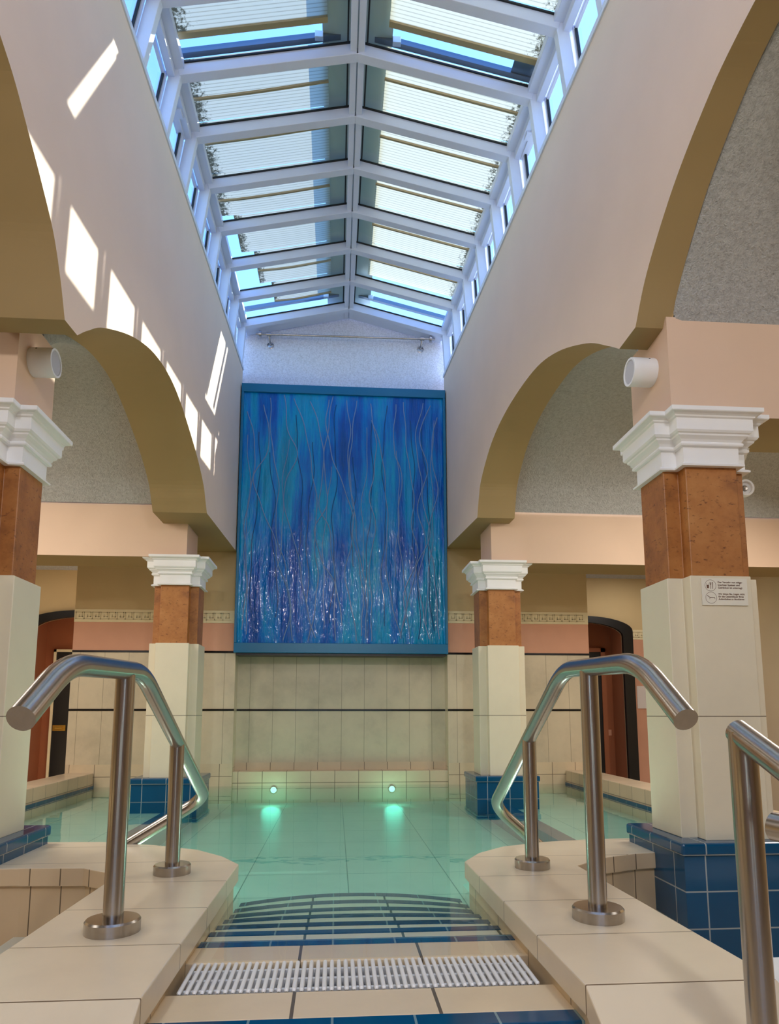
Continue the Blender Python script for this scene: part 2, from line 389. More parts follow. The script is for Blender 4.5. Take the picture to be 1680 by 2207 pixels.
# aisle vaults (barrels running sideways) and the beams that carry them
def vault(name, s, pts, y0, y1, label):
    c = spline([(p[0], p[1], 0) for p in pts], 6); ya, yb = pts[-1][0], pts[0][0]; zb = min(p.y for p in c); x0 = 1.945 if s < 0 else 1.995
    inner = []
    for p in c:
        t = (p.x - ya) / (yb - ya); inner.append((y0 + t * (y1 - y0), 3.12 + max(0.0, p.y - pts[0][1]) * 0.97))
    mb = MB(); n = len(inner)
    prof = [(x0 + 0.05, 0.0), (x0 + 0.015, 0.012), (x0, 0.045), (x0, 0.55)]
    rings = [[(s * 6.3, y, z) for y, z in inner]] + [[(s * x, y, z + d) for y, z in inner] for x, d in prof] + [[(s * 6.3, y, z + 0.55) for y, z in inner]]
    o = len(mb.v)
    for r in rings: mb.v += r
    for k in range(len(rings) - 1):
        for i in range(n - 1):
            a = o + k * n + i; mb.f.append([a, a + 1, a + n + 1, a + n]); mb.mi.append(0)
    return struct(mb.build(name, M['stucco'], smooth=True, angle=60), label, 'ceiling')
vault('ceiling_aisle_left', -1, LF, 4.45, 7.74, 'grey roughcast vault seen through the left far arch')
vault('ceiling_aisle_right', 1, RF, 4.27, 7.74, 'grey roughcast vault seen through the right far arch')
vault('ceiling_bay_left', -1, LN, 0.2, 3.92, 'grey roughcast vault over the left near aisle')
vault('ceiling_bay_right', 1, RN, 0.2, 3.74, 'grey roughcast vault cut off at the right picture edge')

def beam(s, xp, y0, y1, label):
    b = MB(); b.box(min(s * xp, s * 6.3), y0, 2.52, max(s * xp, s * 6.3), y1, 3.14, 0, [1, 0, 0, 0, 0, 0])
    struct(b.build('beam', [M['salmon'], M['soffit']]), label, 'beam')
beam(-1, 1.86, 3.94, 4.46, 'salmon beam above the left near column, bearing a round speaker')
beam(1, 1.95, 3.74, 4.26, 'salmon beam above the right near column, bearing a round speaker')
beam(-1, 1.68, 7.76, 8.34, 'salmon beam above the left far column')
beam(1, 1.78, 7.76, 8.34, 'salmon beam above the right far column')

# far wall: two flanks, the recess under the picture, the gable above it
def far_wall():
    b = MB()
    for x0, x1 in ((-3.38, -1.31), (1.485, 3.43)):
        o = 3.38 if x0 < 0 else 0
        b.box(x0, FAR, 0.155, x1, 9.6, 1.585, 0, [0, 0, 0, 4, 0, 4]); b.box(x0, FAR, -0.9, x1, 9.6, 0.155, 1, [1, 1, 1, 4, 1, 4])
        b.box(x0, FAR, 1.585, x1, 9.6, 2.02, 2); b.box(x0, FAR, 2.02, x1, 9.6, 3.4, 3)
    b.box(-1.31, 9.45, -0.9, 1.485, 9.6, 0.155, 1); b.box(-1.31, 9.45, 0.155, 1.485, 9.6, 1.585, 0)
    b.box(-1.31, 9.45, 1.585, 1.485, 9.6, 5.0, 3)
    struct(b.build('wall_far', [M['walltile'], M['basetile'], M['pink'], M['ochre'], M['walltileY']]), 'far wall with beige tiles below and ochre paint above', 'wall')
far_wall()
g = MB(); RXG = 0.128
gp = [(-1.7, 4.9), (1.9, 4.9), (1.9, 6.10), (RXG, 6.50), (-1.7, 6.15)]
g.add([(x, 9.36, z) for x, z in gp] + [(x, 9.6, z) for x, z in gp], [(0, 1, 2, 3, 4), (9, 8, 7, 6, 5)] + [(k, (k + 1) % 5, 5 + (k + 1) % 5, 5 + k) for k in range(5)])
struct(g.build('wall_gable', M['stuccowhite']), 'white roughcast gable above the blue picture', 'wall')

# black border lines and the key frieze
def line(n, x0, x1, y, z, h, mat, lab):
    struct(MB().box(x0, y - 0.006, z - h / 2, x1, y + 0.02, z + h / 2).build('trim_%d' % n, M[mat]), lab, 'trim')
line(1, -3.38, -1.31, FAR, 0.838, 0.026, 'blackline', 'lower black border line on the left flank wall')
line(2, 1.485, 3.43, FAR, 0.838, 0.026, 'blackline', 'lower black border line on the right flank wall')
line(3, -1.31, 1.485, 9.45, 0.838, 0.026, 'blackline', 'black border line across the recess under the picture')
line(4, -3.38, -1.31, FAR, 1.588, 0.026, 'blackline', 'upper black border line on the left flank wall')
line(5, 1.485, 3.43, FAR, 1.588, 0.026, 'blackline', 'upper black border line on the right flank wall')
def frieze(n, x0, x1, y, zc, h, lab):
    b = MB(); b.box(x0, y - 0.008, zc - h / 2, x1, y + 0.02, zc + h / 2, 0)
    u = 0.0105; p = 9 * u; x = x0 + 0.02; t = 0.011; yy = y - 0.011
    def seg(ax, az, bx, bz):
        b.box(min(ax, bx) - t / 2, yy, min(az, bz) - t / 2, max(ax, bx) + t / 2, y, max(az, bz) + t / 2, 1)
    H = h * 0.52; z0 = zc - H / 2; z1 = zc + H / 2
    while x + p * 1.05 < x1:
        K = [(0, z0), (0, z1), (0.78, z1), (0.78, z0 + H * 0.33), (0.4, z0 + H * 0.33), (0.4, z0 + H * 0.62)]
        for (a, za), (c_, zc_) in zip(K, K[1:]): seg(x + a * p * 1.1, za, x + c_ * p * 1.1, zc_)
        seg(x, z0, x + p * 1.1, z0); x += p * 1.1
    struct(b.build('trim_%d' % n, [M['friezebase'], M['friezekey']]), lab, 'frieze')
frieze(6, -3.38, -1.31, FAR, 2.05, 0.165, 'pale frieze with a Greek key on the left flank wall')
frieze(7, 1.485, 3.43, FAR, 2.08, 0.165, 'pale frieze with a Greek key on the right flank wall')

# ledge in the recess
b = MB(); b.box(-1.31, 9.24, -0.9, 1.485, 9.46, 0.055, 0)
struct(b.build('trim_8', M['ledgeX'], bevel=0.006), 'low tiled ledge along the foot of the recess', 'ledge')

# corridor behind the flanks: door walls with black arches
def door_wall(s, cx, half, label, sill):
    y = 11.3; zt = 2.17; rise = 0.25; fw = 0.17
    def arc(hw, zs, rs, n=20): return [(cx + hw * math.cos(PI - PI * k / n), zs + rs * math.sin(PI * k / n)) for k in range(n + 1)]
    x0, x1 = (-6.3, -2.6) if s < 0 else (2.6, 6.3)
    hole = [(cx - half + fw, -0.9)] + arc(half - fw, zt - 0.09, rise - 0.02) + [(cx + half - fw, -0.9)]
    outer = [(x0, -0.9)] + hole + [(x1, -0.9), (x1, 3.4), (x0, 3.4)]
    def slab(poly, ya, yb, mat, name, mats=None):
        m = MB(); n = len(poly); tr = tessellate_polygon([[Vector((a, c_, 0)) for a, c_ in poly]])
        m.v = [(a, ya, z) for a, z in poly] + [(a, yb, z) for a, z in poly]
        for t in tr: m.f.append(list(t)); m.mi.append(0); m.f.append([i + n for i in t]); m.mi.append(0)
        for i in range(n): j = (i + 1) % n; m.f.append([i, j, j + n, i + n]); m.mi.append(0)
        return m.build(name, mat)
    nm = 'left' if s < 0 else 'right'
    struct(slab(outer, y, y + 0.03, M['ochre'], 'wall_door_' + nm), label, 'wall')
    frame = [(cx - half, -0.9)] + arc(half, zt, rise) + [(cx + half, -0.9), (cx + half - fw, -0.9)] + list(reversed(arc(half - fw, zt - 0.09, rise - 0.02))) + [(cx - half + fw, -0.9)]
    struct(slab(frame, y - 0.05, y + 0.02, M['black'], 'trim_%d' % (9 if s < 0 else 10)), 'black arched door surround in the corridor, ' + nm + ' side', 'door surround')
    m = MB(); m.box(cx - 1.2, y + 0.55, -0.9, cx + 1.2, y + 0.65, 3.2); m.box(cx - 1.2, y + 0.03, -0.9, cx - half + fw - 0.02, y + 0.6, 3.2); m.box(cx + half - fw + 0.02, y + 0.03, -0.9, cx + 1.2, y + 0.6, 3.2); m.box(cx - 1.2, y + 0.03, 2.5, cx + 1.2, y + 0.6, 3.2)
    struct(m.build('wall_niche_' + nm, M['rust']), 'rust brown niche behind the ' + nm + ' black arch', 'wall')
    # pink band and frieze beside the arch
    for xa, xb in ((x0, cx - half), (cx + half, x1)):
        m = MB(); m.box(xa, y - 0.004, -0.9, xb, y + 0.02, 2.03); struct(m.build('wall_band_' + nm, M['pink']), 'pink wall beside the ' + nm + ' black arch', 'wall')
    frieze(11 if s < 0 else 12, (x0 if s < 0 else cx + half), (cx - half if s < 0 else x1), y, 2.11, 0.165, 'pale key frieze in the ' + nm + ' corridor')
door_wall(-1, -4.02, 0.90, 'ochre corridor wall at the far left', 0)
door_wall(1, 4.08, 0.88, 'ochre corridor wall at the far right', 0)
d = thing('door_1', (-4.40, 11.84, -0.9), 'black door with a brass handle inside the left arch', 'door', kind='structure')
MB().box(-4.58, 11.80, -0.9, -3.50, 11.85, 1.80).build('door_leaf', M['black'], d)
m = MB(); m.box(-4.62, 11.78, -0.9, -4.58, 11.85, 1.84); m.box(-4.62, 11.78, 1.80, -3.45, 11.85, 1.84); m.box(-3.5, 11.78, -0.9, -3.43, 11.85, 1.87); m.build('door_frame', M['friezebase'], d)
m = MB(); m.box(-4.56, 11.77, 0.52, -4.36, 11.80, 0.61); m.tube([(-4.40, 11.78, 0.565), (-4.40, 11.72, 0.565), (-4.50, 11.72, 0.565)], 0.014, 10); m.build('door_handle', M['brass'], d)
d = thing('door_2', (4.62, 11.84, -0.9), 'dark glazed door inside the right arch', 'door', kind='structure')
MB().box(3.6, 11.80, -0.9, 4.60, 11.85, 1.86).build('door_leaf', M['black'], d)
m = MB(); m.box(4.60, 11.78, -0.9, 4.68, 11.85, 1.93); m.box(3.5, 11.78, 1.86, 4.68, 11.85, 1.93); m.box(3.5, 11.78, -0.9, 3.6, 11.85, 1.93); m.build('door_frame', M['rust'], d)

tag(MB().box(5.0, 11.285, 0.88, 5.26, 11.297, 1.25).build('paper_notice', M['paper']), 'white paper notice on the pink corridor wall right of the black arch', 'notice')
tag(MB().box(4.66, 11.845, 0.42, 4.76, 11.85, 0.52).build('wall_switch', M['pink'], bevel=0.003), 'small square switch plate beside the dark door in the right arch', 'switch')

# corridor ceiling, outer walls, back of the hall, floor
b = MB(); b.box(-6.3, 8.34, 3.07, -1.95, 11.6, 3.4); b.box(2.0, 8.34, 3.07, 6.3, 11.6, 3.4)
struct(b.build('ceiling_corridor', M['stucco']), 'grey corridor ceiling behind the far columns', 'ceiling')
struct(MB().box(-6.4, -4.0, -0.9, -6.3, 11.9, 4.4).build('wall_aisle_left', M['ochre']), 'outer wall of the left aisle', 'wall')
struct(MB().box(6.3, -4.0, -0.9, 6.4, 11.9, 4.4).build('wall_aisle_right', M['ochre']), 'outer wall of the right aisle', 'wall')
b = MB(); b.box(-6.4, -4.1, -0.9, -1.0, -4.0, 6.6); b.box(1.2, -4.1, -0.9, 6.4, -4.0, 6.6); b.box(-0.6, -4.1, -0.9, 0.8, -4.0, 6.6); b.box(-1.0, -4.1, 3.9, -0.6, -4.0, 6.6); b.box(0.8, -4.1, 3.9, 1.2, -4.0, 6.6)  # two slim openings added for daylight fill and glints on the glass
struct(b.build('wall_back', M['nave']), 'back wall of the hall with two slim openings added to let in light', 'wall')
for s in (-1, 1):
    struct(MB().box(min(s * 1.98, s * 6.3), -4.0, 3.9, max(s * 1.98, s * 6.3), 0.3, 4.05).build('ceiling_entry_' + ('left' if s < 0 else 'right'), M['stucco']), 'ceiling of the entrance bay', 'ceiling')
struct(MB().box(-6.4, -4.1, -1.0, 6.4, 11.9, -0.87).build('floor', M['hallfloor']), 'beige tiled hall floor', 'floor')

# ------------------------------------------------------------------ pool basin
CL = [(-0.53, 2.11), (-0.50, 3.86), (-0.62, 4.08), (-0.79, 4.28), (-1.08, 4.45), (-1.42, 4.58), (-2.7, 4.66), (-2.7, 3.79), (-1.60, 3.84), (-1.28, 3.82), (-1.06, 3.66), (-1.08, 3.0), (-1.105, 2.11)]
CR = [(0.735, 2.11), (0.70, 3.84), (0.82, 4.06), (1.0, 4.24), (1.28, 4.37), (1.60, 4.44), (1.94, 4.46), (1.94, 4.02), (1.70, 3.97), (1.46, 3.87), (1.27, 3.69), (1.295, 3.0), (1.32, 2.11)]
def shrink(poly, d):
    n = len(poly); cxx = [Vector((x, y, 0)) for x, y in poly]; out = []
    area2 = sum(poly[i][0] * poly[(i + 1) % n][1] - poly[(i + 1) % n][0] * poly[i][1] for i in range(n)); sg = 1 if area2 > 0 else -1
    for i in range(n):
        a = (cxx[i] - cxx[i - 1]).normalized(); b2 = (cxx[(i + 1) % n] - cxx[i]).normalized()
        na = Vector((-a.y, a.x, 0)) * sg; nb = Vector((-b2.y, b2.x, 0)) * sg; k = na + nb
        k = k / max(0.3, k.dot(na)); out.append((cxx[i].x + k.x * d, cxx[i].y + k.y * d))
    return out
def coping(s, P, lab):
    xi, xo = P[0][0], P[-1][0]; n = len(P); nm = 'left' if s < 0 else 'right'
    b = MB(); ms = []
    for i in range(n): ms.append(2 if 7 <= i <= 9 else 0)
    b.prism(P, -0.088, 0.0, 0, ms); 
    # falling end towards the viewer
    ye, ze = 0.75, -0.68
    b.hexa([(xi, ye, ze - 0.1), (xo, ye, ze - 0.1), (xo, 2.108, -0.1), (xi, 2.108, -0.088), (xi, ye, ze), (xo, ye, ze), (xo, 2.108, 0.0), (xi, 2.108, 0.0)], 0)
    o = b.build('wall_coping_' + nm, [M['coping'], M['flank'], M['basintrim']], bevel=0.005)
    struct(o, lab, 'coping')
    Q = shrink(P, 0.022); b = MB(); ms = [1] * n
    for i in range(6, 10): ms[i] = 2
    b.prism(Q, -0.95, -0.088, 1, ms)
    xi2, xo2 = Q[0][0], Q[-1][0]
    b.hexa([(xi2, ye, -0.95), (xo2, ye, -0.95), (xo2, 2.12, -0.95), (xi2, 2.12, -0.95), (xi2, ye, ze - 0.1), (xo2, ye, ze - 0.1), (xo2, 2.12, -0.09), (xi2, 2.12, -0.09)], 1)
    struct(b.build('wall_stair_' + nm, [M['coping'], M['flank'], M['basinwall']]), 'tiled flank wall under the ' + nm + ' coping', 'wall')
coping(-1, CL, 'cream tiled coping left of the pool steps, carrying the left handrail')
coping(1, CR, 'cream tiled coping right of the pool steps, carrying the right handrail')

# gutter shelf, entry steps
b = MB(); b.box(-0.56, 2.765, -0.5, 0.76, 2.945, -0.13)
struct(b.build('floor_shelf', M['shelf'], bevel=0.004), 'cream tile strip at the water edge behind the grate', 'floor')
b = MB(); b.box(-0.56, 2.27, -0.5, 0.76, 2.475, -0.13)
struct(b.build('floor_front', M['shelf'], bevel=0.004), 'cream tile strip in front of the grate', 'floor')
b = MB(); b.box(-0.56, 2.18, -0.27, 0.76, 2.268, -0.128); struct(b.build('trim_13', M['blueedge'], bevel=0.006), 'dark blue tile edge at the bottom of the picture', 'edge')
b = MB()
for k in range(4): b.box(-0.56, 1.86 - 0.3 * k, -0.95, 0.76, 2.19 - 0.3 * k, -0.28 - 0.15 * k)
struct(b.build('floor_stair', M['shelf']), 'steps going down in front of the gutter', 'steps')
b = MB(); b.box(-0.56, 2.475, -0.42, 0.76, 2.765, -0.40); b.box(-0.56, 2.47, -0.42, 0.76, 2.476, -0.14)
struct(b.build('floor_gutter', M['dark']), 'dark gutter channel under the white grate', 'gutter')

# submerged steps: treads with blue nosings, the lower ones bowed
NY = [2.945, 3.23, 3.44, 3.67, 3.895, 4.147, 4.415]; SAG = [0, 0.0, 0.02, 0.06, 0.10, 0.14, 0.18]; NZ = [-0.13 - 0.027 * i for i in range(7)]
tr_ = MB(); 
nos = []
def curve_y(i, x): return NY[i] - SAG[i] * (((x - 0.1) / 0.62) ** 2)
xs = [-0.53 + 1.27 * k / 24 for k in range(25)]
for i in range(7):
    if i:
        pts = [(x, curve_y(i - 1, x) + 0.0) for x in xs] + [(x, curve_y(i, x) - 0.06) for x in reversed(xs)]
        tr_.prism(pts, -0.9, NZ[i])
    m = MB(); pts = [(x, curve_y(i, x) - ((0.048 + 0.004 * i) if i else 0.0)) for x in xs] + [(x, curve_y(i, x) + (0.0 if i else 0.065)) for x in reversed(xs)]
    m.prism(pts, NZ[i] - 0.3, NZ[i] + 0.002); nos.append(m)
struct(tr_.build('floor_steps', M['tread']), 'pale submerged steps leading into the pool', 'steps')
al = MB()
for m in nos: al.add(m.v, m.f)
struct(al.build('trim_14', M['blueedge']), 'blue tile nosings on the submerged steps', 'edge')

# pool floor and walls
b = MB(); b.box(-1.62, 3.0, -0.95, 1.80, 9.5, -0.34); struct(b.build('floor_pool', M['poolfloor']), 'pale tiled floor of the pool under green water', 'floor')
b = MB(); b.box(-3.3, 4.2, -0.95, -1.62, 9.25, -0.25); struct(b.build('floor_pool_left', M['poolfloor']), 'shallow pool floor in the left aisle', 'floor')
b = MB(); b.box(1.80, 4.2, -0.95, 3.3, 9.25, -0.25); struct(b.build('floor_pool_right', M['poolfloor']), 'shallow pool floor in the right aisle', 'floor')
b = MB(); b.box(-1.64, 4.3, -0.9, -1.50, 7.75, -0.145); struct(b.build('trim_15', M['blueedgeY']), 'blue tiled sill under water between the left columns', 'edge')
b = MB(); b.box(1.66, 4.3, -0.9, 1.80, 7.75, -0.145); struct(b.build('trim_16', M['blueedgeY']), 'blue tiled sill under water between the right columns', 'edge')
for s, nm, x in ((-1, 'left', 3.03), (1, 'right', 3.05)):
    b = MB(); b.box(min(s * x, s * (x + 0.34)), 4.0, -0.9, max(s * x, s * (x + 0.34)), 9.2, 0.05)
    struct(b.build('wall_ledge_' + nm, M['ledge'], bevel=0.008), 'raised beige tiled pool rim in the ' + nm + ' aisle', 'ledge')
    b = MB(); b.box(min(s * x, s * (x - 0.012)), 4.2, -0.16, max(s * x, s * (x - 0.012)), 9.2, -0.105)
    struct(b.build('trim_%d' % (18 if s < 0 else 19), M['blueedgeY']), 'thin blue waterline strip along the ' + nm + ' pool rim', 'edge')
    b = MB(); b.box(min(s * 1.9, s * (x + 0.3)), 4.12, -0.9, max(s * 1.9, s * (x + 0.3)), 4.32, 0.05)
    struct(b.build('wall_pool_' + nm, M['ledgeX']), 'near pool wall behind the ' + nm + ' near column', 'wall')

wp = [(-0.515, 2.77), (0.725, 2.77), (0.69, 3.85), (0.82, 4.05), (1.0, 4.22), (1.28, 4.35), (1.60, 4.42), (1.94, 4.44), (2.1, 4.33), (3.049, 4.33), (3.049, 9.199), (1.484, 9.199), (1.484, 9.239), (-1.309, 9.239), (-1.309, 9.199), (-3.029, 9.199), (-3.029, 4.33), (-2.75, 4.33), (-2.7, 4.64), (-1.82, 4.64), (-1.42, 4.56), (-1.08, 4.43), (-0.79, 4.26), (-0.62, 4.06), (-0.49, 3.87)]
wb = MB(); wb.prism(wp, -0.9, WZ)
tag(wb.build('pool_water', M['water']), 'clear green water filling the pool', 'water', kind='stuff')

# underwater lamps at the far wall
for x, lab in ((-0.78, 'green underwater lamp below the far ledge, left one'), (0.74, 'green underwater lamp below the far ledge, right one')):
    t = thing('underwater_lamp', (x, 9.235, -0.175), lab, 'lamp', 'underwater lamps')
    MB().lathe((x, 9.235, -0.175), (0, -1, 0), [(0.0, 0), (0.05, 0), (0.05, 0.02), (0.04, 0.03)], 28).build('lamp_ring', M['steel'], t, True)
    MB().lathe((x, 9.21, -0.175), (0, -1, 0), [(0.04, 0), (0.03, 0.015), (0.0, 0.02)], 28).build('lens', M['lamp'], t, True)
    ld = bpy.data.lights.new('underwater_light', 'POINT'); ld.energy = 1.6; ld.color = (0.45, 1.0, 0.72); ld.shadow_soft_size = 0.12
    lo = bpy.data.objects.new('underwater_light', ld); C.objects.link(lo); lo.location = (x, 8.9, -0.24)

for x in (-1.2, 1.45):                                        # added fill lights brightening the water, unseen below the rear edge of the copings
    ld = bpy.data.lights.new('underwater_light', 'POINT'); ld.energy = 5; ld.color = (0.72, 1.0, 0.86); ld.shadow_soft_size = 0.08
    lo = bpy.data.objects.new('underwater_light', ld); C.objects.link(lo); lo.location = (x, 4.72, -0.2)

# ------------------------------------------------------------------ columns
def cross(A, B, cx=0, cy=0):
    return [(cx + x, cy + y) for x, y in ((-B, -A), (B, -A), (B, -B), (A, -B), (A, B), (B, B), (B, A), (-B, A), (-B, B), (-A, B), (-A, -B), (-B, -B))]
def column():
    t = thing('column', (0, 0, 0), 'x', 'column', 'four square columns round the pool')
    P0 = 0.36
    b = MB(); b.box(-P0 + 0.015, -P0 + 0.015, -0.95, P0 - 0.015, P0 - 0.015, 0.045, 0, [0, 0, 0, 1, 0, 1])
    pl = b.build('plinth', [M['bluetile'], M['bluetileY']], t)
    b = MB(); b.box(-P0, -P0, 0.045, P0, P0, 0.11, 0, [0, 0, 0, 1, 0, 1]); b.build('plinth_cap', [M['bluetile'], M['bluetileY']], pl, bevel=0.014)
    b = MB(); b.prism(cross(0.27, 0.18), 0.11, 1.56); b.build('base', M['slab'], t, bevel=0.004)
    b = MB(); b.prism(cross(0.245, 0.155), 1.56, 2.23); b.build('shaft', M['brown'], t, bevel=0.004)
    prof = [(.0, 0), (.028, 0), (.03, .03), (.022, .05), (.008, .075), (.008, .36), (.026, .375), (.03, .40), (.028, .43), (.02, .45), (.03, .49), (.05, .54), (.052, .57), (.062, .585), (.07, .62), (.07, .83), (.08, .85), (.082, .875), (.095, .90), (.112, .915), (.115, .93), (.115, 1.0), (.0, 1.0)]
    b = MB(); b.ring_stack([[(x, y, 2.21 + 0.325 * h) for x, y in cross(0.25 + o, 0.16 + o)] for o, h in prof])
    b.build('capital', M['white'], t)
    return t
col0 = column()
SPOT = [(-2.09, 4.2, 'left near column, cut off by the picture edge'), (2.175, 4.0, 'right near column with a printed sign on its cream base'), (-1.80, 8.05, 'brown and cream column standing in the water left of the blue picture'), (1.90, 8.05, 'brown and cream column standing in the water right of the blue picture')]
for i, (x, y, lab) in enumerate(SPOT):
    c_ = col0 if i == 0 else copy_tree(col0)
    c_.location = (x, y, 0); c_['label'] = lab

# ------------------------------------------------------------------ handrails
def handrail(s, x, pts, p1, p2, lab):
    t = thing('handrail', (x, p1[0], 0), lab, 'handrail', 'bent steel handrails of the pool steps')
    b = MB(); b.tube(fillet(pts, 0.13), 0.0365, 24); b.build('rail', M['steel'], t, True)
    for (y, z, fr) in (p1, p2):
        b = MB(); b.tube([(x, y, 0.0), (x, y, z * 0.5), (x, y, z)], 0.036, 24); po = b.build('post', M['steel'], t, True)
        b = MB(); b.lathe((x, y, 0), (0, 0, 1), [(0.0, 0), (fr, 0), (fr, 0.040), (fr - 0.006, 0.047), (0.037, 0.048)], 40); b.build('flange', M['steel'], po, True)
handrail(-1, -0.80, [(-0.80, 1.86, 0.77), (-0.80, 2.14, 0.93), (-0.80, 2.95, 0.955), (-0.80, 4.50, 0.27), (-1.33, 4.52, -0.05)], (2.73, 0.93, 0.098), (3.665, 0.63, 0.09), 'bent steel handrail on the left coping')
handrail(1, 1.02, [(1.02, 1.98, 0.765), (1.02, 2.27, 0.955), (1.02, 3.05, 0.98), (1.02, 4.52, 0.20), (1.32, 4.54, -0.06)], (2.75, 0.955, 0.098), (3.66, 0.65, 0.09), 'bent steel handrail on the right coping, two posts on round flanges')
t = thing('stair_rail', (1.068, 1.78, -0.2), 'steel stair rail with a thick post at the right picture edge', 'handrail')
b = MB(); b.tube([(1.068, 1.78, -0.20), (1.068, 1.78, 0.3), (1.068, 1.78, 0.735)], 0.035, 24); po = b.build('post', M['steel'], t, True)
b = MB(); b.lathe((1.068, 1.78, -0.20), (0, 0, 1), [(0.0, 0), (0.098, 0), (0.098, 0.04), (0.09, 0.047), (0.036, 0.048)], 40); b.build('flange', M['steel'], po, True)
b = MB(); b.tube(fillet([(1.068, 1.80, 0.735), (1.062, 1.58, 0.645), (1.10, 1.36, 0.545), (1.12, 1.37, 0.505), (1.022, 1.60, 0.522)], 0.03), 0.033, 24); b.build('rail', M['steel'], t, True)

# ------------------------------------------------------------------ gutter grate
t = thing('gutter_grate', (0.1, 2.62, -0.13), 'white plastic bar grate over the gutter in the foreground', 'grate')
nb = 49
b = MB(); b.tube([(-0.5, 2.60, -0.132), (-0.5, 2.745, -0.132)], 0.0082, 12)
for k in range(nb):
    x = -0.505 + 1.205 * k / (nb - 1)
    b = MB(); y0, y1 = 2.485, 2.755
    b.tube([(x, y0, -0.134), (x, y0 + 0.004, -0.131), (x, y1 - 0.004, -0.131), (x, y1, -0.134)], [0.004, 0.0078, 0.0078, 0.004], 12)
    b.build('bar', M['plastic'], t, True)
for y in (2.53, 2.62, 2.71):
    MB().box(-0.512, y - 0.008, -0.165, 0.712, y + 0.008, -0.139).build('cross_rail', M['plastic'], t)

# ------------------------------------------------------------------ blue picture
t = thing('wall_picture', (0.08, 9.2, 1.57), 'large blue relief glass picture with wavy strands, filling the far wall', 'picture')
X0, X1, Z0, Z1 = -1.32, 1.475, 1.57, 5.25; YF = 9.06; YB = 9.36
fr = MB(); fw = 0.10
fr.box(X0, YF, Z0, X1, YB, Z0 + 0.13); fr.box(X0, YF, Z1 - 0.12, X1, YB, Z1); fr.box(X0, YF, Z0 + 0.13, X0 + 0.035, YB, Z1 - 0.12); fr.box(X1 - 0.035, YF, Z0 + 0.13, X1, YB, Z1 - 0.12)
fr.build('picture_frame', M['frame'], t, bevel=0.006)
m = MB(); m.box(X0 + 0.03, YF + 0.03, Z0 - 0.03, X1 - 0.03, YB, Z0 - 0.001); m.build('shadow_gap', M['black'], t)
nx, nz = 150, 200; xa, xb, za, zb = X0 + 0.035, X1 - 0.035, Z0 + 0.13, Z1 - 0.12
R = random.Random(3); wav = [(R.uniform(3, 22), R.uniform(0.6, 4.5), R.uniform(0, 7), R.uniform(0, 7), R.uniform(0.4, 1)) for _ in range(14)]
def relief(x, z):
    h = 0
    for fx, fz, p, q, a in wav: h += a * math.sin(fx * (x + 0.10 * math.sin(fz * z * 0.6 + q)) + p) * (0.5 + 0.5 * math.sin(fz * z + q))
    low = 1.0 if z < 3.6 else max(0.25, 1 - (z - 3.6) * 0.9)
    return h * 0.0032 * low
m = MB(); m.v = [(xa + (xb - xa) * i / nx, YF + 0.035 + relief(xa + (xb - xa) * i / nx, za + (zb - za) * k / nz), za + (zb - za) * k / nz) for k in range(nz + 1) for i in range(nx + 1)]
for k in range(nz):
    for i in range(nx): a = k * (nx + 1) + i; m.f.append([a, a + 1, a + nx + 2, a + nx + 1]); m.mi.append(0)
m.build('glass_panel', M['art'], t, True, angle=180)
# strands: (u, v) along the picture, u from the left, v from the top
STR = [[(.02, .08), (.06, .22), (.05, .38), (.02, .55), (.04, .75), (.02, .95)],
       [(.10, .05), (.13, .22), (.06, .34), (.09, .45), (.16, .58), (.19, .70), (.25, .85), (.22, .99)],
       [(.13, .02), (.14, .2), (.18, .38), (.17, .55), (.22, .7), (.25, .86), (.26, .99)],
       [(.20, .0), (.22, .15), (.27, .26), (.21, .37), (.22, .5), (.27, .62), (.30, .74), (.33, .87), (.37, .98)],
       [(.25, .02), (.31, .16), (.34, .3), (.37, .46), (.36, .6), (.38, .75), (.36, .9), (.34, .99)],
       [(.33, .03), (.38, .15), (.40, .30), (.38, .45), (.43, .55), (.45, .67), (.47, .78), (.50, .93)],
       [(.42, .02), (.41, .12), (.44, .25), (.49, .36), (.54, .47), (.55, .58), (.58, .7), (.6, .82), (.59, .97)],
       [(.44, .0), (.42, .14), (.40, .28), (.42, .44), (.36, .56), (.40, .68), (.46, .77), (.46, .92), (.47, .99)],
       [(.51, .02), (.53, .14), (.52, .3), (.55, .46), (.54, .6), (.51, .74), (.54, .84), (.57, .99)],
       [(.56, .02), (.54, .17), (.53, .33), (.56, .52), (.58, .66), (.62, .8), (.61, .98)],
       [(.63, .03), (.66, .2), (.65, .32), (.63, .42), (.66, .55), (.63, .68), (.64, .84), (.64, .99)],
       [(.64, .1), (.69, .24), (.71, .4), (.72, .54), (.71, .66), (.73, .8), (.78, .97)],
       [(.76, .03), (.75, .22), (.79, .32), (.77, .52), (.79, .68), (.81, .84), (.78, .98)],
       [(.80, .02), (.82, .25), (.85, .4), (.84, .54), (.87, .66), (.80, .8), (.83, .98)],
       [(.90, .02), (.86, .18), (.89, .35), (.87, .48), (.91, .6), (.87, .75), (.92, .98)],
       [(.94, .03), (.88, .15), (.92, .3), (.89, .42), (.93, .56), (.86, .7), (.82, .84), (.78, .97)],
       [(.97, .08), (.94, .22), (.97, .4), (.92, .55), (.95, .72), (.97, .98)]]
for st in STR:
    pts = []
    for p in spline([(u, v, 0) for u, v in st], 7):
        x = xa + (xb - xa) * min(0.995, max(0.005, p.x + 0.003 * math.sin(p.y * 40 + st[0][0] * 90))); z = zb - (zb - za) * min(0.995, max(0.005, p.y)); pts.append((x, YF + 0.033 + relief(x, z), z))
    m = MB(); m.tube(pts, 0.007, 8); m.build('strand', M['vein'], t, True)

